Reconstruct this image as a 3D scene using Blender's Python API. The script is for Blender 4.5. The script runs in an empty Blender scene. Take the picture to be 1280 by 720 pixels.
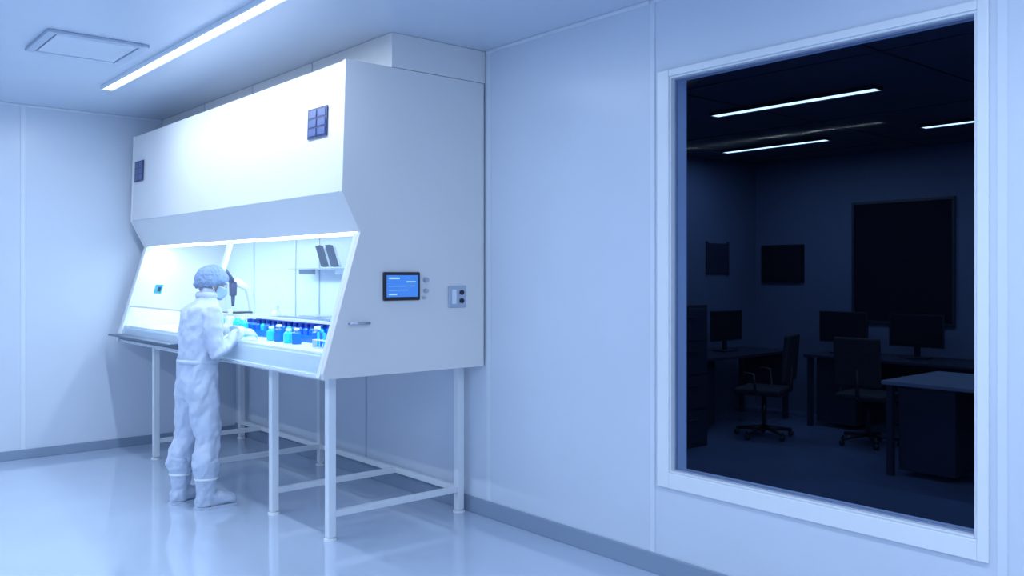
import bpy, bmesh, math, random
from mathutils import Vector, Matrix
random.seed(4)
C = bpy.context
col = C.scene.collection
C.scene.view_settings.view_transform = 'Standard'
C.scene.view_settings.look = 'None'

# ------------------------------------------------------------------ materials
def mat(name, color, rough=0.5, metal=0.0, emit=0.0, ecol=None, bump=0.0, bscale=20.0, var=0.0,
        alpha=1.0, trans=0.0, spec=0.5, coat=0.0, stretch=(1,1,1), vscale=1.5):
    m = bpy.data.materials.new(name); m.use_nodes = True
    nt = m.node_tree; b = nt.nodes['Principled BSDF']
    b.inputs['Base Color'].default_value = (*color, 1)
    b.inputs['Roughness'].default_value = rough
    b.inputs['Metallic'].default_value = metal
    b.inputs['Alpha'].default_value = alpha
    b.inputs['Transmission Weight'].default_value = trans
    b.inputs['Specular IOR Level'].default_value = spec
    b.inputs['Coat Weight'].default_value = coat
    if emit:
        b.inputs['Emission Color'].default_value = (*(ecol or color), 1)
        b.inputs['Emission Strength'].default_value = emit
    tc = nt.nodes.new('ShaderNodeTexCoord')
    mp = nt.nodes.new('ShaderNodeMapping'); mp.inputs['Scale'].default_value = stretch
    nt.links.new(tc.outputs['Object'], mp.inputs['Vector'])
    if var > 0:
        n = nt.nodes.new('ShaderNodeTexNoise'); n.inputs['Scale'].default_value = vscale
        n.inputs['Detail'].default_value = 4
        nt.links.new(mp.outputs['Vector'], n.inputs['Vector'])
        r = nt.nodes.new('ShaderNodeValToRGB')
        r.color_ramp.elements[0].position = 0.3; r.color_ramp.elements[1].position = 0.7
        r.color_ramp.elements[0].color = (*[c*(1-var) for c in color], 1)
        r.color_ramp.elements[1].color = (*[min(1, c*(1+var)) for c in color], 1)
        nt.links.new(n.outputs['Fac'], r.inputs['Fac'])
        nt.links.new(r.outputs['Color'], b.inputs['Base Color'])
    if bump > 0:
        n = nt.nodes.new('ShaderNodeTexNoise'); n.inputs['Scale'].default_value = bscale
        n.inputs['Detail'].default_value = 3
        nt.links.new(mp.outputs['Vector'], n.inputs['Vector'])
        bp = nt.nodes.new('ShaderNodeBump'); bp.inputs['Strength'].default_value = bump
        bp.inputs['Distance'].default_value = 0.02
        nt.links.new(n.outputs['Fac'], bp.inputs['Height'])
        nt.links.new(bp.outputs['Normal'], b.inputs['Normal'])
    return m

def glass_mat(name, tint, lo=0.03, hi=0.35, rough=0.02, haze=0.0):
    """thin flat pane: tinted transmission + facing-dependent mirror term"""
    m = bpy.data.materials.new(name); m.use_nodes = True
    nt = m.node_tree; nt.nodes.clear()
    out = nt.nodes.new('ShaderNodeOutputMaterial')
    tr = nt.nodes.new('ShaderNodeBsdfTransparent'); tr.inputs['Color'].default_value = (*tint, 1)
    gl = nt.nodes.new('ShaderNodeBsdfGlossy'); gl.inputs['Roughness'].default_value = rough
    lw = nt.nodes.new('ShaderNodeLayerWeight'); lw.inputs['Blend'].default_value = .5
    pw = nt.nodes.new('ShaderNodeMath'); pw.operation = 'POWER'; pw.inputs[1].default_value = 4
    mr = nt.nodes.new('ShaderNodeMapRange'); mr.inputs['To Min'].default_value = lo; mr.inputs['To Max'].default_value = hi
    nt.links.new(lw.outputs['Facing'], pw.inputs[0]); nt.links.new(pw.outputs[0], mr.inputs['Value'])
    mx = nt.nodes.new('ShaderNodeMixShader')
    nt.links.new(mr.outputs[0], mx.inputs[0])
    nt.links.new(tr.outputs[0], mx.inputs[1]); nt.links.new(gl.outputs[0], mx.inputs[2])
    last = mx
    if haze > 0:
        df = nt.nodes.new('ShaderNodeBsdfDiffuse'); df.inputs['Color'].default_value = (.8,.9,1,1)
        m2 = nt.nodes.new('ShaderNodeMixShader'); m2.inputs[0].default_value = haze
        nt.links.new(mx.outputs[0], m2.inputs[1]); nt.links.new(df.outputs[0], m2.inputs[2]); last = m2
    nt.links.new(last.outputs[0], out.inputs['Surface'])
    return m

M_wall = mat('wall_panel_paint', (.68,.755,.875), .30, var=.02, bump=.02, bscale=3)
M_ceil = mat('ceiling_panel', (.60,.68,.81), .26, var=.02)
M_floor = mat('epoxy_floor', (.52,.62,.79), .09, var=.03, bump=.006, bscale=2.5, spec=.9, coat=.4)
M_base = mat('baseboard_vinyl', (.26,.34,.47), .35, var=.03)
M_trim = mat('trim_aluminium', (.75,.82,.92), .3, var=.02)
M_seam = mat('seam_sealant', (.48,.57,.71), .5, var=.02)
M_frame = mat('window_frame_paint', (.84,.89,.95), .28, var=.01)
M_gask = mat('window_gasket', (.20,.26,.42), .5, var=.03)
M_cab = mat('cabinet_powder_coat', (.81,.81,.82), .3, var=.01)
M_cabin = mat('cabinet_interior_steel', (.68,.78,.85), .3, var=.02)
M_steel = mat('brushed_steel', (.5,.56,.66), .3, .8, var=.05, stretch=(1,20,1))
M_dsteel = mat('dark_steel', (.12,.16,.25), .35, .5, var=.05)
M_leg = mat('stand_paint', (.82,.87,.93), .35, var=.01)
M_glass = glass_mat('sash_glass', (.90,.96,1), .05, .30, haze=.07)
M_wglass = glass_mat('observation_glass', (.62,.73,.92), .0015, .03)
M_light = mat('light_diffuser', (1,1,1), .5, emit=6, ecol=(.88,.96,1))
M_led = mat('led_diffuser', (1,1,1), .5, emit=6, ecol=(.85,.96,1))
M_navy = mat('navy_label', (.02,.035,.14), .35, var=.05)
M_navy2 = mat('label_icon', (.08,.12,.30), .35, var=.05)
M_black = mat('black_plastic', (.012,.015,.03), .3, var=.05)
M_dpane = mat('dark_pane', (.006,.008,.02), .7, var=.05, spec=.1)
M_screen = mat('touch_screen_display', (.02,.12,.5), .2, emit=.7, ecol=(.06,.24,.68), var=.05)
M_cyan = mat('display_text', (.5,.8,1), .3, emit=.5, ecol=(.4,.7,1))
M_suit = mat('cleanroom_coverall', (.57,.65,.81), .65, bump=.5, bscale=16, var=.05, vscale=9)
M_boot = mat('boot_cover', (.55,.64,.80), .6, bump=.6, bscale=25, var=.05)
M_glove = mat('nitrile_glove', (.50,.66,.86), .4, bump=.1, bscale=60, var=.03)
M_cap = mat('bouffant_cap', (.27,.39,.60), .7, bump=.8, bscale=45, var=.15, vscale=60)
M_mask = mat('face_mask', (.38,.56,.80), .7, bump=.2, bscale=40, var=.03)
M_skin = mat('skin', (.44,.38,.42), .5, var=.04, bump=.05, bscale=60)
M_blue = mat('blue_plastic_glow', (.01,.14,.80), .25, var=.1, emit=.15, ecol=(.01,.25,.95))  # weak emission paints a glow into the blue plastic, which is no lamp
M_dblue = mat('dark_blue_lid', (.01,.05,.35), .3, var=.1)
M_teal = mat('teal_liquid_glow', (.02,.55,.70), .15, var=.1, emit=.2, ecol=(.05,.65,.8))  # faint emission adds a painted cyan glow, not a light source
M_white = mat('white_plastic', (.8,.87,.93), .3, var=.01)
# office
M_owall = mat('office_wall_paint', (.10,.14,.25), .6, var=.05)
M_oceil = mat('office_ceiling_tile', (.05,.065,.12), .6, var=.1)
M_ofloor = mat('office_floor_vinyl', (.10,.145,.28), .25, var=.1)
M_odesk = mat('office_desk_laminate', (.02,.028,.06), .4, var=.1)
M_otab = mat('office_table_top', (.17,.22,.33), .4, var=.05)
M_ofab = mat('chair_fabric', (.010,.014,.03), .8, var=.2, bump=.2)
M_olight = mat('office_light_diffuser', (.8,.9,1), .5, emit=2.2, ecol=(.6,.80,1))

# ------------------------------------------------------------------ helpers
def empty(name, loc=(0,0,0)):
    e = bpy.data.objects.new(name, None); e.location = loc; e.empty_display_size = .1
    col.objects.link(e); return e
def par(o, p):
    if p is not None:
        o.parent = p
        o.matrix_parent_inverse = Matrix.Translation(p.location).inverted()
def obj(name, bm, m, parent=None, smooth=False, bevel=0, seg=2):
    me = bpy.data.meshes.new(name); bm.normal_update()
    bmesh.ops.recalc_face_normals(bm, faces=bm.faces)
    bm.to_mesh(me); bm.free()
    o = bpy.data.objects.new(name, me); col.objects.link(o)
    for mm in (m if isinstance(m, (list, tuple)) else [m]): me.materials.append(mm)
    if smooth:
        for p in me.polygons: p.use_smooth = True
    if bevel:
        b = o.modifiers.new('bevel', 'BEVEL'); b.width = bevel; b.segments = seg; b.limit_method = 'ANGLE'
    par(o, parent); return o
def abox(bm, x0,x1,y0,y1,z0,z1, mi=0):
    vs = [bm.verts.new((x,y,z)) for x in (x0,x1) for y in (y0,y1) for z in (z0,z1)]
    for q in ((0,1,3,2),(4,6,7,5),(0,4,5,1),(2,3,7,6),(0,2,6,4),(1,5,7,3)):
        f = bm.faces.new([vs[i] for i in q]); f.material_index = mi
def box(name, x0,x1,y0,y1,z0,z1, m, parent=None, bevel=0.0):
    bm = bmesh.new(); abox(bm, x0,x1,y0,y1,z0,z1); return obj(name, bm, m, parent, bevel=bevel)
def boxes(name, L, m, parent=None, bevel=0.0):
    bm = bmesh.new()
    for b in L: abox(bm, *b)
    return obj(name, bm, m, parent, bevel=bevel)
def aprof(bm, pts, y0, y1, mi=0):
    a = [bm.verts.new((p[0], y0, p[1])) for p in pts]; b = [bm.verts.new((p[0], y1, p[1])) for p in pts]
    n = len(pts)
    bm.faces.new(a).material_index = mi; bm.faces.new(b[::-1]).material_index = mi
    for i in range(n):
        bm.faces.new([a[i], b[i], b[(i+1)%n], a[(i+1)%n]]).material_index = mi
def prof(name, pts, y0, y1, m, parent=None, bevel=0):
    bm = bmesh.new(); aprof(bm, pts, y0, y1); return obj(name, bm, m, parent, bevel=bevel)
def atube(bm, pts, rad, n=12, mi=0, sq=None):
    pts = [Vector(p) for p in pts]
    if not isinstance(rad, (list, tuple)): rad = [rad]*len(pts)
    rings = []; ref = None
    for i, p in enumerate(pts):
        t = (pts[min(i+1, len(pts)-1)] - pts[max(i-1, 0)]).normalized()
        if ref is None:
            ref = Vector((0,0,1)) if abs(t.z) < .9 else Vector((0,1,0))
        u = (ref - t*ref.dot(t)).normalized(); v = t.cross(u); ref = u
        r = rad[i]; ru, rv = r if isinstance(r, (tuple, list)) else (r, r)
        rings.append([bm.verts.new(p + u*math.cos(a)*ru + v*math.sin(a)*rv) for a in [2*math.pi*k/n for k in range(n)]])
    for a, b in zip(rings, rings[1:]):
        for k in range(n):
            bm.faces.new([a[k], a[(k+1)%n], b[(k+1)%n], b[k]]).material_index = mi
    bm.faces.new(rings[0][::-1]).material_index = mi; bm.faces.new(rings[-1]).material_index = mi
def tube(name, pts, rad, m, parent=None, n=12, smooth=True):
    bm = bmesh.new(); atube(bm, pts, rad, n); return obj(name, bm, m, parent, smooth=smooth)
def aloft(bm, secs, n=24, mi=0):
    rings = [[bm.verts.new((cx+a*math.cos(t), cy+b*math.sin(t), z)) for t in [2*math.pi*k/n for k in range(n)]] for cx,cy,z,a,b in secs]
    for a, b in zip(rings, rings[1:]):
        for k in range(n): bm.faces.new([a[k], a[(k+1)%n], b[(k+1)%n], b[k]]).material_index = mi
    bm.faces.new(rings[0][::-1]).material_index = mi; bm.faces.new(rings[-1]).material_index = mi
def aellip(bm, c, r, rot=None, u=20, v=14, mi=0):
    mtx = Matrix.Translation(c) @ (rot or Matrix.Identity(4)) @ Matrix.Diagonal((*r, 1))
    g = bmesh.ops.create_uvsphere(bm, u_segments=u, v_segments=v, radius=1, matrix=mtx)
    for vv in g['verts']:
        for f in vv.link_faces: f.material_index = mi

# ------------------------------------------------------------------ room shell
XW, YF, ZC = 3.76, 8.80, 3.17
XL, YB = -2.6, -2.4
WY0, WY1, WZ0, WZ1 = 1.472, 3.06, .573, 2.725
box('floor', XL-.1, XW+.14, YB-.1, YF+.1, -.1, 0, M_floor)
box('ceiling', XL-.1, XW+.14, YB-.1, YF+.1, ZC, ZC+.1, M_ceil)
boxes('wall_right', [(XW,XW+.14,YB,WY0,0,ZC),(XW,XW+.14,WY1,YF+.1,0,ZC),(XW,XW+.14,WY0,WY1,0,WZ0),(XW,XW+.14,WY0,WY1,WZ1,ZC)], M_wall)
box('wall_far', XL-.1, XW, YF, YF+.1, 0, ZC, M_wall)
box('wall_left', XL-.1, XL, YB-.1, YF, 0, ZC, M_wall)
box('wall_back', XL, XW+.14, YB-.1, YB, 0, ZC, M_wall)
def baseb(name, pts):
    bm = bmesh.new()
    for b in pts: abox(bm, *b)
    return obj(name, bm, M_base, bevel=.004)
baseb('baseboard_right', [(XW-.016,XW,YB,YF-.016,0,.11)])
baseb('baseboard_far', [(XL,XW,YF-.016,YF,0,.085)])
baseb('baseboard_left', [(XL,XL+.016,YB,YF-.016,0,.085)])
baseb('baseboard_back', [(XL,XW-.016,YB,YB+.016,0,.085)])
boxes('trim_1', [(XW-.006,XW,3.165,3.20,.11,ZC)], M_trim, bevel=.002)
boxes('trim_2', [(XW-.004,XW,1.36,1.40,.11,ZC)], M_trim, bevel=.002)
boxes('trim_3', [(XW-.004,XW,4.60,4.645,.11,ZC)], M_trim, bevel=.002)
boxes('trim_4', [(1.765,1.805,YF-.006,YF,.085,ZC)], M_trim, bevel=.002)
boxes('trim_5', [(.55,.59,YF-.006,YF,.085,ZC),(-.65,-.61,YF-.006,YF,.085,ZC)], M_trim, bevel=.002)
boxes('trim_6', [(XW-.02,XW,3.2,4.64,ZC-.02,ZC),(XW-.02,XW,YB,3.165,ZC-.02,ZC)], M_trim, bevel=.004)
boxes('trim_7', [(XL,3.0,YF-.02,YF,ZC-.02,ZC)], M_trim, bevel=.004)
boxes('trim_8', [(XW-.003,XW,6.2,6.225,.11,1.03)], M_seam)

bk = empty('ceiling_bulkhead', (3.38,6.7,2.96))
boxes('casing', [(3.006,XW-.004,4.661,YF-.01,2.952,ZC-.002)], M_cab, bk)
boxes('casing_seams', [(3.001,3.006,y,y+.006,2.97,ZC-.004) for y in (5.7,6.7,7.7)], M_seam, bk)

# window to the office
w = empty('window_1', (XW,2.29,WZ0))
FT, FB, FS, FR = .038, .085, .080, .045
boxes('frame', [(XW-.018,XW-.0005,WY1,WY1+FS,WZ0-FB,WZ1+FT),
                (XW-.018,XW-.0005,WY0-FR,WY0,WZ0-FB,WZ1+FT),
                (XW-.018,XW-.0005,WY0,WY1,WZ0-FB,WZ0),
                (XW-.018,XW-.0005,WY0,WY1,WZ1,WZ1+FT)], M_frame, w, .004)
i0 = .012
boxes('inner_bead', [(XW-.010,XW+.045,WY1-i0,WY1,WZ0,WZ1),(XW-.010,XW+.045,WY0,WY0+i0,WZ0,WZ1),
                (XW-.010,XW+.045,WY0+i0,WY1-i0,WZ0,WZ0+i0),(XW-.010,XW+.045,WY0+i0,WY1-i0,WZ1-i0,WZ1)], M_trim, w, .003)
boxes('gasket', [(XW+.022,XW+.034,WY1-i0-.008,WY1-i0,WZ0+i0,WZ1-i0),(XW+.022,XW+.034,WY0+i0,WY0+i0+.008,WZ0+i0,WZ1-i0),
                (XW+.022,XW+.034,WY0+i0+.008,WY1-i0-.008,WZ0+i0,WZ0+i0+.008),(XW+.022,XW+.034,WY0+i0+.008,WY1-i0-.008,WZ1-i0-.008,WZ1-i0)], M_gask, w)
bm = bmesh.new(); f = bm.faces.new([bm.verts.new(p) for p in ((XW+.03,WY0+.01,WZ0+.01),(XW+.03,WY1-.01,WZ0+.01),(XW+.03,WY1-.01,WZ1-.01),(XW+.03,WY0+.01,WZ1-.01))])
obj('glass_pane', bm, M_wglass, w)

# ------------------------------------------------------------------ ceiling luminaires and vent
def lamp_area(name, loc, rot, sx, sy, power, color, parent):
    l = bpy.data.lights.new(name, 'AREA'); l.shape = 'RECTANGLE'; l.size = sx; l.size_y = sy
    l.energy = power; l.color = color
    o = bpy.data.objects.new(name, l); o.location = loc; o.rotation_euler = rot; col.objects.link(o); par(o, parent); return o
LC = (.72,.855,1.0)
def strip(x, y0, y1, power, wd=.07):
    e = empty('ceiling_light', (x, (y0+y1)/2, ZC-.03))
    boxes('housing', [(x-wd/2-.012,x-wd/2,y0-.012,y1+.012,ZC-.03,ZC-.001),(x+wd/2,x+wd/2+.012,y0-.012,y1+.012,ZC-.03,ZC-.001),
                      (x-wd/2,x+wd/2,y0-.012,y0,ZC-.03,ZC-.001),(x-wd/2,x+wd/2,y1,y1+.012,ZC-.03,ZC-.001)], M_white, e)
    box('diffuser', x-wd/2,x+wd/2,y0,y1,ZC-.026,ZC-.002, M_light, e)
    lamp_area('tube_lamp', (x,(y0+y1)/2,ZC-.032), (0,0,0), wd, y1-y0, power, LC, e)
strip(2.13, 4.15, 7.50, 42)
strip(-.75, 4.15, 7.50, 72)  # this and the next two: unseen strips, added to light the room
strip(2.13, -1.6, 1.6, 54)
strip(-.75, -1.6, 1.6, 60)

v = empty('ceiling_air_vent', (1.655,6.28,ZC-.02))
vx0,vx1,vy0,vy1 = 1.35,1.96,5.97,6.60
boxes('flange', [(vx0,vx0+.05,vy0,vy1,ZC-.022,ZC-.001),(vx1-.05,vx1,vy0,vy1,ZC-.022,ZC-.001),
                 (vx0+.05,vx1-.05,vy0,vy0+.05,ZC-.022,ZC-.001),(vx0+.05,vx1-.05,vy1-.05,vy1,ZC-.022,ZC-.001)], M_seam, v, .004)
boxes('recess', [(vx0+.05,vx1-.05,vy0+.05,vy1-.05,ZC-.006,ZC-.001)], M_base, v)
boxes('perforated_plate', [(vx0+.062,vx1-.062,vy0+.062,vy1-.062,ZC-.02,ZC-.008)], M_ceil, v, .003)

# ------------------------------------------------------------------ biosafety cabinet
CY0, CY1 = 4.66, 8.62
cab = empty('biosafety_cabinet', (3.2,6.64,0))
endp = [(3.745,1.025),(2.53,1.025),(2.525,1.06),(2.776,1.908),(2.652,2.15),(2.677,2.95),(3.745,2.95)]
prof('end_panel_1', endp, CY0, CY0+.035, M_cab, cab, .004)
prof('end_panel_2', endp, CY1-.035, CY1, M_cab, cab, .004)
prof('hood', [(2.781,1.912),(2.656,2.15),(2.681,2.945),(3.745,2.945),(3.745,1.99),(3.02,1.99),(2.98,1.935),(2.84,1.925)], CY0+.036, CY1-.036, M_cab, cab, .004)
boxes('interior_back', [(3.56,3.60,CY0+.036,CY1-.036,1.17,1.988)], M_cabin, cab)
boxes('interior_seams', [(3.553,3.56,y,y+.014,1.18,1.985) for y in (5.6,6.62,7.05,7.9)], M_steel, cab)
boxes('base_tray', [(2.60,3.745,CY0+.036,CY1-.036,1.03,1.15)], M_cab, cab, .004)
boxes('worktop', [(2.64,3.558,CY0+.037,CY1-.037,1.152,1.17)], M_cabin, cab, .003)
def sx(z): return 2.525 + (z-1.06)/(1.908-1.06)*(2.776-2.525)
def slab(bm, y0, y1, z0, z1, t0, t1):
    aprof(bm, [(sx(z0)+t0,z0),(sx(z0)+t1,z0),(sx(z1)+t1,z1),(sx(z1)+t0,z1)], y0, y1)
bm = bmesh.new()
slab(bm, CY0+.036, CY1-.036, 1.032, 1.175, .012, .02)
obj('front_apron', bm, glass_mat('acrylic_apron', (.85,.93,1), haze=.35), cab)
bm = bmesh.new()
for (a, b) in ((CY0+.036,6.61),(6.65,CY1-.036)):
    vs = [bm.verts.new((sx(z)+.02, y, z)) for y, z in ((a,1.36),(b,1.36),(b,1.905),(a,1.905))]
    bm.faces.new(vs)
obj('sash_glass', bm, M_glass, cab)
bm = bmesh.new()
slab(bm, CY0+.036, CY0+.075, 1.03, 1.905, .0, .03)
slab(bm, CY1-.075, CY1-.036, 1.03, 1.905, .0, .03)
slab(bm, 6.61, 6.65, 1.03, 1.905, .0, .035)
slab(bm, CY0+.075, CY1-.075, 1.345, 1.362, .010, .028)
obj('sash_frame', bm, M_white, cab, bevel=.002)
boxes('lower_rail', [(2.53,2.60,CY0+.036,CY1-.036,1.026,1.05)], M_white, cab, .003)
boxes('armrest_shelf', [(2.44,2.60,7.0,CY1-.04,1.085,1.10)], M_dsteel, cab, .003)
boxes('hood_seams', [(2.652,2.662,CY0+.04,CY1-.04,2.148,2.153)], M_seam, cab)
boxes('led_bar', [(2.85,2.96,CY0+.1,CY1-.1,1.905,1.924)], M_led, cab)
lamp_area('led_lamp', (2.905,(CY0+CY1)/2,1.902), (0,math.radians(-14),0), .09, 3.7, 28, (.74,.93,1), cab)
for k, (ya, yb) in enumerate(((4.86,5.11),(8.29,8.52))):
    bm = bmesh.new()
    def fx(z): return 2.652 + (z-2.15)/.8*.025 - .001
    aprof(bm, [(fx(2.51)-.006,2.51),(fx(2.51),2.51),(fx(2.70),2.70),(fx(2.70)-.006,2.70)], ya, yb)
    wdt = (yb-ya)
    for i in range(2):
        for j in range(3):
            z0 = 2.525 + j*.058; y0 = ya+.02+i*(wdt/2-.01)
            aprof(bm, [(fx(z0)-.009,z0),(fx(z0)-.006,z0),(fx(z0+.045)-.006,z0+.045),(fx(z0+.045)-.009,z0+.045)], y0, y0+wdt/2-.03, 1)
    obj('filter_label_%d'%(k+1), bm, [M_navy, M_navy2], cab)
boxes('control_housing', [(2.935,3.21,CY0-.018,CY0,1.485,1.665)], M_black, cab, .008)
boxes('control_display', [(2.955,3.190,CY0-.0205,CY0-.018,1.508,1.645)], M_screen, cab)
boxes('display_text', [(2.97,3.05,CY0-.022,CY0-.0205,1.62,1.63),(2.97,3.17,CY0-.022,CY0-.0205,1.575,1.578),
     (2.97,3.12,CY0-.022,CY0-.0205,1.55,1.553),(3.10,3.17,CY0-.022,CY0-.0205,1.60,1.607),(2.97,3.03,CY0-.022,CY0-.0205,1.52,1.528)], M_cyan, cab)
bm = bmesh.new()
atube(bm, [(3.255,CY0,1.615),(3.255,CY0-.03,1.615)], .016)
atube(bm, [(3.255,CY0,1.545),(3.255,CY0-.03,1.545)], .013)
atube(bm, [(3.245,CY0,1.50),(3.245,CY0-.02,1.50)], .009)
obj('knobs', bm, M_steel, cab, smooth=False)
boxes('socket_plate', [(3.44,3.585,CY0-.012,CY0,1.43,1.575)], M_steel, cab, .005)
boxes('socket_inserts', [(3.465,3.50,CY0-.016,CY0-.012,1.455,1.55)], M_white, cab, .002)
bm = bmesh.new()
for z in (1.53,1.475): atube(bm, [(3.545,CY0-.010,z),(3.545,CY0-.02,z)], .017)
obj('socket_holes', bm, M_black, cab)
bm = bmesh.new()
atube(bm, [(2.69,CY0-.03,1.352),(2.83,CY0-.03,1.352)], .008)
atube(bm, [(2.70,CY0-.03,1.352),(2.70,CY0,1.352)], .006); atube(bm, [(2.82,CY0-.03,1.352),(2.82,CY0,1.352)], .006)
obj('side_handle', bm, M_steel, cab, smooth=True)
legs = []; t = .026
fy = (4.87, 5.66, 6.85, 8.03)
L = []
for y in fy:
    L.append((2.69-t,2.69+t,y-t,y+t,.02,1.026))
for y in (4.87, 6.85, 8.5):
    L.append((3.69-t,3.69+t,y-t,y+t,.02,1.026))
boxes('legs', L, M_leg, cab, .004)
R = [(2.69+t,3.69-t,4.87-.018,4.87+.018,.14,.18),(2.69+t,3.69-t,6.85-.018,6.85+.018,.14,.18),
     (2.69+t,3.672,5.66-.018,5.66+.018,.14,.18),(2.69+t,3.672,8.03-.018,8.03+.018,.14,.18),
     (3.672,3.708,4.87+t,8.5-t,.14,.18)]
R += [(2.69-.02,2.69+.02,4.9,8.01,.985,1.024)]
boxes('lower_rails', R, M_leg, cab, .003)
bm = bmesh.new()
for (x, y) in [(2.69,y) for y in fy]+[(3.69,y) for y in (4.87,6.85,8.5)]:
    atube(bm, [(x,y,0),(x,y,.012),(x,y,.014),(x,y,.03)], [.042,.040,.02,.02], 16)
obj('levelling_feet', bm, M_leg, cab, smooth=False)

# ------------------------------------------------------------------ things inside the cabinet
ZT = 1.171
def bottle(name, x, y, r, h, body, cap, z=ZT):
    bm = bmesh.new()
    def ring(secs, mi): aloft(bm, [(x,y,z+zz,rr,rr) for zz, rr in secs], 16, mi)
    ring([(0,r*.92),(h*.03,r),(h*.68,r),(h*.80,r*.55),(h*.86,r*.45)], 0)
    ring([(h*.85,r*.56),(h*.87,r*.6),(h*.99,r*.6),(h,r*.55)], 1)
    return obj(name, bm, [body, cap], smooth=False, bevel=.001)
rk = empty('blue_bottle_rack', (3.0,6.1,ZT))
boxes('tray', [(2.92,3.20,5.45,6.75,ZT,ZT+.012),(2.92,2.93,5.45,6.75,ZT+.012,ZT+.05),(3.19,3.20,5.45,6.75,ZT+.012,ZT+.05),
               (2.93,3.19,5.45,5.46,ZT+.012,ZT+.05),(2.93,3.19,6.74,6.75,ZT+.012,ZT+.05)], M_blue, rk, .002)
boxes('rack_deck', [(2.94,3.18,5.55,6.5,ZT+.128,ZT+.15)], M_dblue, rk, .004)
bm = bmesh.new()
for i in range(14):
    for j in range(3):
        y = 5.52+i*.088; x = 2.965+j*.085
        aloft(bm, [(x,y,ZT+.013,.030,.030),(x,y,ZT+.085,.032,.032),(x,y,ZT+.10,.020,.020)], 12, 0 if (i*3+j)%5 else 2)
        aloft(bm, [(x,y,ZT+.10,.022,.022),(x,y,ZT+.126,.022,.022)], 12, 1)
obj('vials', bm, [M_blue, M_dblue, M_teal], rk)
for (x,y,r,h,b) in ((2.86,6.66,.035,.16,M_teal),(2.84,6.50,.035,.15,M_teal),(2.86,6.80,.032,.2,M_white),(2.82,5.85,.035,.12,M_blue),(2.82,5.97,.035,.10,M_teal),
                    (2.80,5.66,.035,.10,M_teal),(2.80,5.54,.033,.11,M_blue),(3.3,6.9,.04,.22,M_white),(3.35,5.3,.045,.2,M_teal),
                    (2.84,6.95,.035,.17,M_teal),(2.9,7.5,.03,.14,M_white),(3.0,8.1,.04,.18,M_teal),(3.1,8.3,.04,.2,M_white),(2.83,5.3,.035,.13,M_blue)):
    bottle('reagent_bottle', x, y, r, h, b, M_white)
tr = empty('test_tube_rack', (2.77,5.05,ZT))
boxes('frame', [(2.74,2.80,4.95,5.20,ZT,ZT+.006),(2.74,2.80,4.95,5.20,ZT+.05,ZT+.055),(2.74,2.80,4.95,4.954,ZT,ZT+.055),(2.74,2.80,5.196,5.20,ZT,ZT+.055)], M_white, tr)
bm = bmesh.new()
for i in range(6):
    atube(bm, [(2.77,4.975+i*.04,ZT+.008),(2.77,4.975+i*.04,ZT+.10)], .008, 10, i%2)
obj('tubes', bm, [M_blue, M_teal], tr)
sh = empty('wire_shelf', (3.46,6.4,1.70))
boxes('shelf', [(3.34,3.55,6.02,6.76,1.69,1.70)], M_steel, sh)
boxes('brackets', [(3.40,3.55,y,y+.01,1.65,1.69) for y in (6.08,6.68)], M_steel, sh)
pl = empty('pipette_holder', (3.45,6.2,1.705))
for k, y in enumerate((6.08, 6.24)):
    bm = bmesh.new()
    atube(bm, [(3.40,y,1.712),(3.40,y+.10,1.88)], [(.009,.035),(.009,.035)], 4)
    obj('plate_%d'%k, bm, M_dsteel, pl)
    tube('pipette_%d'%k, [(3.45,y+.01,1.712),(3.45,y+.10,1.86)], .010, M_white, pl)
bl = empty('laboratory_balance', (3.38,6.35,ZT))
boxes('body', [(3.26,3.52,6.15,6.55,ZT,ZT+.12)], M_steel, bl, .01)
boxes('pan', [(3.30,3.48,6.2,6.5,ZT+.14,ZT+.15),(3.37,3.40,6.33,6.37,ZT+.12,ZT+.14)], M_steel, bl, .003)
boxes('keypad', [(3.245,3.26,6.25,6.45,ZT+.04,ZT+.09)], M_black, bl)
mc = empty('lab_microscope', (3.05,7.15,ZT))
boxes('foot', [(2.92,3.22,7.06,7.24,ZT,ZT+.035)], M_white, mc, .01)
bm = bmesh.new()
atube(bm, [(3.19,7.15,ZT+.03),(3.20,7.15,ZT+.2),(3.16,7.15,ZT+.36),(3.05,7.15,ZT+.42)], [(.03,.03),(.028,.028),(.028,.03),(.03,.035)], 14)
obj('arm', bm, M_white, mc, smooth=True)
boxes('stage', [(2.95,3.17,7.07,7.23,ZT+.15,ZT+.165)], M_black, mc, .003)
bm = bmesh.new()
atube(bm, [(3.03,7.15,ZT+.42),(3.03,7.15,ZT+.30)], [.035,.03]); atube(bm, [(3.03,7.15,ZT+.30),(3.03,7.15,ZT+.21)], [.018,.012])
atube(bm, [(3.02,7.12,ZT+.42),(2.93,7.12,ZT+.54)], .018); atube(bm, [(3.02,7.18,ZT+.42),(2.93,7.18,ZT+.54)], .018)
obj('optics', bm, M_navy, mc, smooth=True)
lb = empty('sash_notice', (sx(1.52),7.95,1.52))
bm = bmesh.new(); aprof(bm, [(sx(1.48)+.012,1.48),(sx(1.48)+.016,1.48),(sx(1.56)+.016,1.56),(sx(1.56)+.012,1.56)], 7.83, 8.02)
obj('plate', bm, M_teal, lb)
bm = bmesh.new(); aprof(bm, [(sx(1.50)+.010,1.50),(sx(1.50)+.012,1.50),(sx(1.54)+.012,1.54),(sx(1.54)+.010,1.54)], 7.86, 7.93)
obj('symbol', bm, M_navy, lb)

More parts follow.
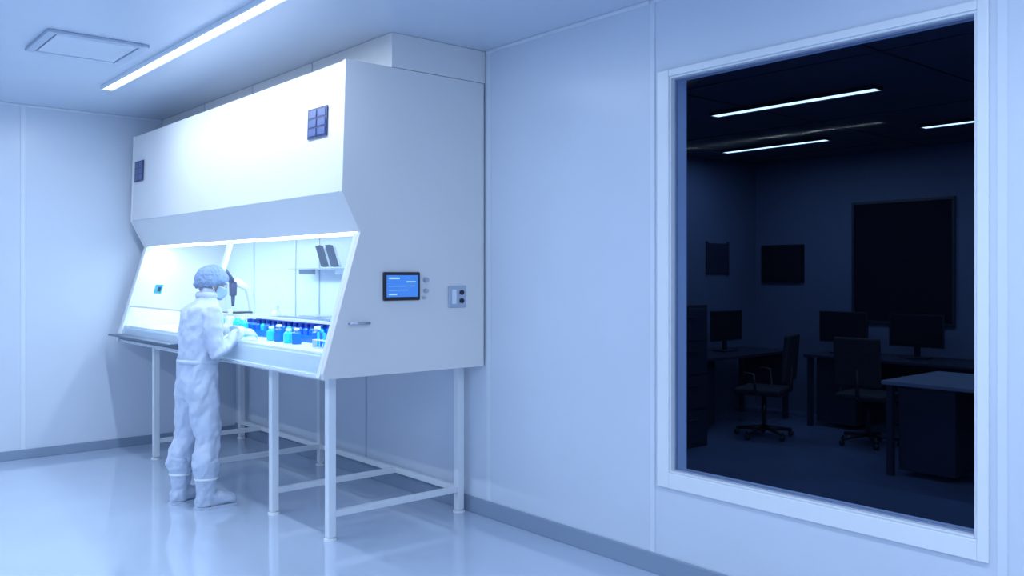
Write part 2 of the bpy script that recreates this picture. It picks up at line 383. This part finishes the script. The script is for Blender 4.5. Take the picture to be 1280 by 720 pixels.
# ------------------------------------------------------------------ technician
P = empty('lab_technician', (2.38,6.2,0))
PY = 6.20
bm = bmesh.new()
aloft(bm, [(2.36,PY,.76,.08,.14),(2.36,PY,.82,.115,.165),(2.36,PY,.90,.13,.182),(2.365,PY,.98,.128,.178),(2.37,PY,1.02,.126,.172),(2.37,PY,1.06,.13,.176),
           (2.372,PY,1.14,.128,.185),(2.375,PY,1.24,.13,.20),(2.385,PY,1.33,.128,.205),(2.395,PY,1.40,.112,.195),(2.41,PY,1.445,.09,.14),
           (2.425,PY,1.475,.07,.085),(2.435,PY,1.51,.064,.068),(2.445,PY,1.55,.062,.066)], 32)
def leg(y0, y1, xh, xk, xa):
    aloft(bm, [(xh,y0,.92,.10,.09),(xh,y0,.84,.112,.098),(xh+.01,(y0*2+y1)/3,.70,.108,.094),(xk,(y0+y1)/2,.56,.092,.086),(xk,(y0+y1)/2,.48,.086,.084),
               (xa+.0,(y0+2*y1)/3,.38,.088,.084),(xa-.005,y1,.30,.088,.084),(xa-.005,y1,.24,.075,.072),(xa,y1,.16,.06,.058)][::-1], 24)
leg(PY-.09, 6.09, 2.365, 2.40, 2.385)
leg(PY+.09, 6.36, 2.355, 2.345, 2.305)
RS, RE, RW = Vector((2.395,PY-.185,1.385)), Vector((2.40,PY-.265,1.105)), Vector((2.615,6.045,1.235))
LS, LE, LW = Vector((2.395,PY+.185,1.385)), Vector((2.42,PY+.27,1.115)), Vector((2.64,6.36,1.245))
def arm(S, E, W):
    atube(bm, [S+(E-S)*-.12+Vector((0,0,-.02)), S, S.lerp(E,.35), S.lerp(E,.7), E, E.lerp(W,.25), E.lerp(W,.6), W],
          [.055,.072,.070,.064,.062,.058,.048,.038], 18)
arm(RS, RE, RW); arm(LS, LE, LW)
o = obj('coverall', bm, M_suit, P, smooth=True)
m = o.modifiers.new('remesh','REMESH'); m.mode='VOXEL'; m.voxel_size=.009; m.use_smooth_shade=True
m = o.modifiers.new('smooth','SMOOTH'); m.factor=.6; m.iterations=6
tx = bpy.data.textures.new('cloth_folds','CLOUDS'); tx.noise_scale=.085; tx.noise_depth=1
# stretched coordinates so folds hang lengthwise
fo = bpy.data.objects.new('fold_axis', None); col.objects.link(fo); fo.location=(2.38,6.2,.9); fo.scale=(.8,.8,2.2); fo.rotation_euler=(.25,.35,0); par(fo, P)
m = o.modifiers.new('folds','DISPLACE'); m.texture=tx; m.strength=.040; m.mid_level=.5; m.texture_coords='OBJECT'; m.texture_coords_object=fo
tx2 = bpy.data.textures.new('cloth_wrinkles','STUCCI'); tx2.noise_scale=.045
m = o.modifiers.new('wrinkles','DISPLACE'); m.texture=tx2; m.strength=.010; m.mid_level=.5; m.texture_coords='LOCAL'
def band(name, cx, cy, z, a, b, r, mm, n=36):
    bm = bmesh.new()
    pts = [Vector((cx+a*math.cos(t), cy+b*math.sin(t), z)) for t in [2*math.pi*k/n for k in range(n)]]
    rings = []
    for k, p in enumerate(pts):
        d = Vector(((p.x-cx)/a/a, (p.y-cy)/b/b, 0)).normalized()
        rings.append([bm.verts.new(p + d*math.cos(q)*r*.6 + Vector((0,0,1))*math.sin(q)*r) for q in [2*math.pi*j/8 for j in range(8)]])
    for k in range(n):
        A, B = rings[k], rings[(k+1)%n]
        for j in range(8): bm.faces.new([A[j],A[(j+1)%8],B[(j+1)%8],B[j]])
    return obj(name, bm, mm, P, smooth=True)
band('waist_band', 2.37, PY, 1.035, .131, .178, .016, M_suit)
band('collar', 2.436, PY, 1.50, .066, .072, .026, M_suit)
for k, (S, W) in enumerate(((RE, RW), (LE, LW))):
    d = (W-S).normalized()
    tube('cuff_%d'%k, [W-d*.035, W+d*.02], [.040,.036], M_suit, P, 16)
for k, (ax, ay, yaw) in enumerate(((2.385,6.09,-.06),(2.305,6.36,.12))):
    bm = bmesh.new()
    aloft(bm, [(0,0,.02,.062,.05),(0,0,.10,.066,.056),(0,0,.16,.070,.064),(0,0,.24,.082,.080),(0,0,.30,.092,.090),(0,0,.335,.094,.092),(0,0,.35,.085,.083)], 24)
    rows = [(-.075,.028,.040),(-.05,.045,.055),(.0,.050,.062),(.06,.050,.058),(.12,.054,.048),(.17,.052,.040),(.205,.040,.030),(.22,.02,.018)]
    rings = []
    for x, hw, hh in rows:
        rings.append([bm.verts.new((x, hw*math.cos(a), max(.012, .012+hh*(1+math.sin(a))))) for a in [2*math.pi*j/16 for j in range(16)]])
    for A, B in zip(rings, rings[1:]):
        for j in range(16): bm.faces.new([A[j],A[(j+1)%16],B[(j+1)%16],B[j]])
    bm.faces.new(rings[0]); bm.faces.new(rings[-1])
    o = obj('boot_%d'%k, bm, M_boot, P, smooth=True)
    bmx = Matrix.Translation((ax,ay,0)) @ Matrix.Rotation(yaw,4,'Z'); o.data.transform(bmx)
    m = o.modifiers.new('remesh','REMESH'); m.mode='VOXEL'; m.voxel_size=.008; m.use_smooth_shade=True
    m = o.modifiers.new('smooth','SMOOTH'); m.factor=.5; m.iterations=4
    m = o.modifiers.new('folds','DISPLACE'); m.texture=tx2; m.strength=.012; m.mid_level=.5; m.texture_coords='LOCAL'
    bm = bmesh.new()
    pts = [(-.08,.030),(-.06,.045),(0,.047),(.06,.046),(.12,.052),(.17,.048),(.21,.030)]
    out = [(x,w_) for x,w_ in pts]+[(x,-w_) for x,w_ in pts[::-1]]
    a = [bm.verts.new((x,y,0)) for x,y in out]; b = [bm.verts.new((x,y,.018)) for x,y in out]
    bm.faces.new(a[::-1]); bm.faces.new(b)
    for i in range(len(out)): bm.faces.new([a[i],a[(i+1)%len(out)],b[(i+1)%len(out)],b[i]])
    bm.transform(bmx)
    obj('sole_%d'%k, bm, M_boot, P)
    band('boot_tie_%d'%k, ax, ay, .215, .078, .076, .008, M_white)
# head
HC = Vector((2.475, PY+.005, 1.585)); HR = Matrix.Rotation(.28,4,'Y')
HM = Matrix.Translation(HC) @ HR @ Matrix.Rotation(-.15,4,'Z')
bm = bmesh.new()
bmesh.ops.create_uvsphere(bm, u_segments=40, v_segments=28, radius=1)
for vv in bm.verts:
    x,y,z = vv.co
    X = x*.096; Y = y*.076; Z = z*.112
    if x > 0:
        low = max(0,-z)
        Y *= 1-.32*low*min(1,x*1.5)
        X *= 1-.05*low
        X += .026*math.exp(-((y)/.16)**2)*math.exp(-((z+.16)/.20)**2)*(x>.5)
        X += .006*math.exp(-((z-.18)/.10)**2)*math.exp(-(y/.5)**2)
        X += .007*math.exp(-((z+.48)/.07)**2)*math.exp(-(y/.28)**2)
        X += .012*math.exp(-((z+.80)/.16)**2)*math.exp(-(y/.4)**2)
        X -= .010*math.exp(-((abs(y)-.40)/.16)**2)*math.exp(-((z-.0)/.12)**2)*(x>.5)
    else:
        X *= 1.05; Z *= (1-.12*max(0,-z))
    vv.co = (X,Y,Z)
bm.transform(HM)
obj('head', bm, M_skin, P, smooth=True)
tube('neck', [(2.44,PY,1.47),(2.455,PY,1.53),(2.468,PY,1.57)], [.056,.052,.050], M_skin, P, 18)
bm = bmesh.new()
for s in (-1,1):
    aellip(bm, (0.0, s*.076, -.008), (.017,.009,.032), Matrix.Rotation(.2,4,'Y'))
bm.transform(HM); obj('ears', bm, M_skin, P, smooth=True)
bm = bmesh.new()
for s in (-1,1): aellip(bm, (.080, s*.031, .0), (.012,.012,.011), mi=0); aellip(bm, (.0885, s*.031, .0), (.004,.005,.005), mi=1)
bm.transform(HM); obj('eyes', bm, [M_white, M_black], P, smooth=True)
# bouffant cap: covers the hair, ears and nape
bm = bmesh.new()
bmesh.ops.create_uvsphere(bm, u_segments=64, v_segments=34, radius=1)
kill = []
for vv in bm.verts:
    x,y,z = vv.co
    lim = -.66 + .90*(x+1)/2
    if z < lim-.12: kill.append(vv); continue
    puff = 1 + .035*math.sin(math.atan2(y,x)*19)*max(0,1-abs(z-lim)*2)
    tuck = 1 - .10*math.exp(-((z-lim)/.10)**2)
    vv.co = (x*.123*puff*tuck-.008, y*.102*puff*tuck, z*.123*tuck+.010)
bmesh.ops.delete(bm, geom=kill, context='VERTS')
bm.transform(HM)
o = obj('bouffant_cap', bm, M_cap, P, smooth=True)
sm = o.modifiers.new('thick','SOLIDIFY'); sm.thickness=.003
m = o.modifiers.new('ruffle','DISPLACE'); m.texture=tx2; m.strength=.014; m.mid_level=.5; m.texture_coords='LOCAL'
# mask
bm = bmesh.new(); rows = []
for i in range(9):
    z = -.012 - i*.0105*1.05; f = i/8
    row = []
    for j in range(13):
        a = (j/12-.5)*math.radians(150)
        r = (.102+.022*math.sin(math.pi*min(1,f*.9+.15))*math.exp(-(a/.5)**2))*(1-.10*f)
        row.append(bm.verts.new((r*math.cos(a)*1.03, r*math.sin(a)*.83, z)))
    rows.append(row)
for A, B in zip(rows, rows[1:]):
    for j in range(12): bm.faces.new([A[j],A[j+1],B[j+1],B[j]])
bm.transform(HM); o = obj('face_mask', bm, M_mask, P, smooth=True)
o.modifiers.new('thick','SOLIDIFY').thickness=.003
bm = bmesh.new()
for s in (-1,1):
    atube(bm, [HM@Vector(p) for p in ((.032,s*.083,-.02),(.0,s*.086,.015),(-.015,s*.084,0),(-.01,s*.083,-.03),(.03,s*.078,-.08))], .002, 6)
obj('mask_loops', bm, M_white, P, smooth=True)
# goggles
bm = bmesh.new()
rim = []
for i in range(17):
    a = (i/16-.5)*math.radians(140); rim.append(a)
for z0, z1 in ((.022,.03),(-.02,-.012)):
    atube(bm, [HM@Vector((.108*math.cos(a), .085*math.sin(a), (z0+z1)/2)) for a in rim], .004, 6)
obj('goggle_frame', bm, M_white, P, smooth=True)
bm = bmesh.new(); prev=None
for a in rim:
    c = [bm.verts.new(HM@Vector((.108*math.cos(a), .085*math.sin(a), z))) for z in (-.016,.026)]
    if prev: bm.faces.new([prev[0],c[0],c[1],prev[1]])
    prev = c
obj('goggle_lens', bm, M_glass, P, smooth=True)
# hands
def hand(name, W, F, N, side):
    F = F.normalized(); N = (N - F*N.dot(F)).normalized(); S = F.cross(N)*side
    bm = bmesh.new()
    def pt(f,s,n): return W + F*f + S*s + N*n
    secs = [(-.03,.026,.020),(.0,.028,.019),(.03,.038,.018),(.065,.043,.016),(.09,.040,.013)]
    rings = []
    for f, hw, hh in secs:
        rings.append([bm.verts.new(pt(f, hw*math.cos(a), hh*math.sin(a))) for a in [2*math.pi*j/16 for j in range(16)]])
    for A, B in zip(rings, rings[1:]):
        for j in range(16): bm.faces.new([A[j],A[(j+1)%16],B[(j+1)%16],B[j]])
    bm.faces.new(rings[0]); bm.faces.new(rings[-1])
    for s0, ln, r in ((.031,.070,.0088),(.011,.078,.0090),(-.010,.073,.0086),(-.030,.058,.0078)):
        p = pt(.075, s0*.92, 0); pts=[p]; ang=.12
        for k, q in enumerate((.15,.42,.28,.22)):
            d = F*math.cos(ang) - N*math.sin(ang) + S*(s0*1.2)
            p = p + d.normalized()*ln*q*1.05; pts.append(p); ang += .34
        atube(bm, pts, [r*1.1,r*1.1,r,r*.92,r*.7], 10)
    p = pt(.02,.030,-.006); pts=[p]
    for d, q in ((F*.6+S*.8-N*.3,.03),(F*.85+S*.45-N*.35,.030),(F*1+S*.05-N*.35,.024)):
        p = p + d.normalized()*q; pts.append(p)
    atube(bm, pts, [.013,.0115,.010,.008], 10)
    o = obj(name, bm, M_glove, P, smooth=True)
    m = o.modifiers.new('remesh','REMESH'); m.mode='VOXEL'; m.voxel_size=.003; m.use_smooth_shade=True
    m = o.modifiers.new('smooth','SMOOTH'); m.factor=.5; m.iterations=3
rF = Vector((.9,.18,-.05)); hand('hand_right', RW+rF.normalized()*.02, rF, Vector((.05,-.55,.8)), -1)
lF = Vector((.9,-.22,-.05)); hand('hand_left', LW+lF.normalized()*.02, lF, Vector((.05,.55,.8)), 1)

# ------------------------------------------------------------------ office beyond the window
OX0, OX1, OY0, OY1, OZ = XW+.14, 9.5, -1.5, 6.37, 3.02
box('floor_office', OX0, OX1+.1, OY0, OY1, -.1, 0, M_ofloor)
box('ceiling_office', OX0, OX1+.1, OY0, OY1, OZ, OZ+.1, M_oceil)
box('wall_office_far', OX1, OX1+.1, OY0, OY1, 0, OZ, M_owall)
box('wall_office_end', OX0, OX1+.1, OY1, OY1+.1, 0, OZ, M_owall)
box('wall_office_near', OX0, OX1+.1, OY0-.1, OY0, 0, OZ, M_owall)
def ostrip(x, y0, y1, pw=5.5):
    e = empty('office_ceiling_light', (x,(y0+y1)/2,OZ-.02))
    boxes('housing', [(x-.07,x-.055,y0,y1,OZ-.03,OZ),(x+.055,x+.07,y0,y1,OZ-.03,OZ),(x-.055,x+.055,y0-.01,y0,OZ-.03,OZ),(x-.055,x+.055,y1,y1+.01,OZ-.03,OZ)], M_black, e)
    box('diffuser', x-.055,x+.055,y0,y1,OZ-.025,OZ-.004, M_olight, e)
    lamp_area('tube_lamp', (x,(y0+y1)/2,OZ-.032), (0,0,0), .1, y1-y0, pw, (.48,.70,1), e)
ostrip(6.16,3.10,4.54); ostrip(8.1,4.60,5.83,8); ostrip(8.1,2.3,3.65); ostrip(6.16,.6,2.0)
boxes('trim_9', [(x,x+.02,OY0,OY1,OZ-.008,OZ) for x in (5.2,7.2,8.9)] + [(OX0,OX1,y,y+.02,OZ-.008,OZ) for y in (2.6,4.2,5.9)], M_odesk)
w2 = empty('window_2', (OX1,4.5,1.1))
box('pane', OX1-.012,OX1-.002,3.97,5.05,1.13,2.44, M_dpane, w2)
boxes('frame', [(OX1-.03,OX1-.001,5.05,5.08,1.10,2.47),(OX1-.03,OX1-.001,3.94,3.97,1.10,2.47),(OX1-.03,OX1-.001,3.97,5.05,2.44,2.47),(OX1-.03,OX1-.001,3.97,5.05,1.10,1.13)], M_odesk, w2)
d = empty('wall_display', (OX1,6.0,1.8))
boxes('bezel', [(OX1-.04,OX1-.001,5.69,6.27,1.55,2.01)], M_dpane, d, .01)
boxes('mount', [(OX1-.045,OX1-.04,5.72,6.24,1.58,1.98)], M_dpane, d)
nb = empty('notice_board', (8.68,OY1,1.84))
boxes('board', [(8.49,8.88,OY1-.02,OY1-.001,1.66,2.02)], M_odesk, nb)
boxes('rim', [(8.47,8.49,OY1-.03,OY1-.001,1.64,2.04),(8.88,8.90,OY1-.03,OY1-.001,1.64,2.04)], M_odesk, nb)
def desk(x0,x1,y0,y1,z,top):
    e = empty('office_desk', ((x0+x1)/2,(y0+y1)/2,0))
    boxes('top', [(x0,x1,y0,y1,z-.035,z)], top, e, .006)
    boxes('legs', [(a,a+.05,b,b+.05,0,z-.036) for a in (x0+.03,x1-.08) for b in (y0+.03,y1-.08)], M_odesk, e)
    boxes('modesty_panel', [(x1-.06,x1-.04,y0+.1,y1-.1,.25,z-.04)], M_odesk, e)
    boxes('drawers', [(x0+.1,x0+.5 if x1-x0>.8 else x1-.1,y1-.55,y1-.1,.05,z-.04)], M_odesk, e, .005)
    return e
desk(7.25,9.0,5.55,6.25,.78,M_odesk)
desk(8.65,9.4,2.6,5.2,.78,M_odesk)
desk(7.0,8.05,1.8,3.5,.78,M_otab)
def monitor(x, y, yaw, z=.78):
    e = empty('computer_monitor', (x,y,z))
    R = Matrix.Translation((x,y,z)) @ Matrix.Rotation(yaw,4,'Z')
    bm = bmesh.new()
    abox(bm,-.015,.015,-.28,.28,.12,.46,0); abox(bm,-.018,-.015,-.265,.265,.135,.445,1)
    abox(bm,.015,.035,-.03,.03,.02,.3,0); abox(bm,-.08,.10,-.12,.12,0.001,.014,0)
    bm.transform(R); obj('panel', bm, [M_black, M_dpane], e, bevel=.003)
monitor(9.05,4.95,0); monitor(9.05,4.15,0); monitor(8.3,5.95,math.pi/2)
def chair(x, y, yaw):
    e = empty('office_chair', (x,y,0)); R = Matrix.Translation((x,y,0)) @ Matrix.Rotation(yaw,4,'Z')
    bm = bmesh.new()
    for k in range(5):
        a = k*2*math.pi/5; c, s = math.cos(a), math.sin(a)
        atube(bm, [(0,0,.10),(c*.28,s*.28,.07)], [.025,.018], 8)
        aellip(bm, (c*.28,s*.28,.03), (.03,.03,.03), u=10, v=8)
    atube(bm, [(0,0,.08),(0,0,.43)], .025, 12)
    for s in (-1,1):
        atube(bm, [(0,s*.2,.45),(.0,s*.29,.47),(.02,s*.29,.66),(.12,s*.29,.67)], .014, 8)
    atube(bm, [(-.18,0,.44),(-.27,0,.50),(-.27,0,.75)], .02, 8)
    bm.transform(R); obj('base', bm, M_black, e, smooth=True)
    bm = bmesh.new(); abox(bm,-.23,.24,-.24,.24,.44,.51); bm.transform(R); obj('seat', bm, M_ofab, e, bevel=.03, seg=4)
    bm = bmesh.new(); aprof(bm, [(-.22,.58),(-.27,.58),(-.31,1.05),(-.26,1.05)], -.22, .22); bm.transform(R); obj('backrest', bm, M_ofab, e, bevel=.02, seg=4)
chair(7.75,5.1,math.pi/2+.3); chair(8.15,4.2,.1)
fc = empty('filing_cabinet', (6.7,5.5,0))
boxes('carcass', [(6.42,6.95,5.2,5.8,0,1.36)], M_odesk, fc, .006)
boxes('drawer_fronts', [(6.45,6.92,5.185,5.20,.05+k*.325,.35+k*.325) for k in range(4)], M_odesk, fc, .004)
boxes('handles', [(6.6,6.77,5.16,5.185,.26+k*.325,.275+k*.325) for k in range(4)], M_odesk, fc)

# ------------------------------------------------------------------ world + camera
wd = bpy.data.worlds.new('World'); C.scene.world = wd; wd.use_nodes = True
wd.node_tree.nodes['Background'].inputs[0].default_value = (.3,.45,.8,1)
wd.node_tree.nodes['Background'].inputs[1].default_value = .3
cd = bpy.data.cameras.new('camera'); cam = bpy.data.objects.new('camera', cd); col.objects.link(cam)
cam.location = (0,0,1.65); cam.rotation_euler = (math.radians(90),0,-math.atan2(940,1096))
cd.sensor_width = 36; cd.lens = 1096/1280*36; cd.shift_y = -17/1280; cd.clip_start=.02
C.scene.camera = cam
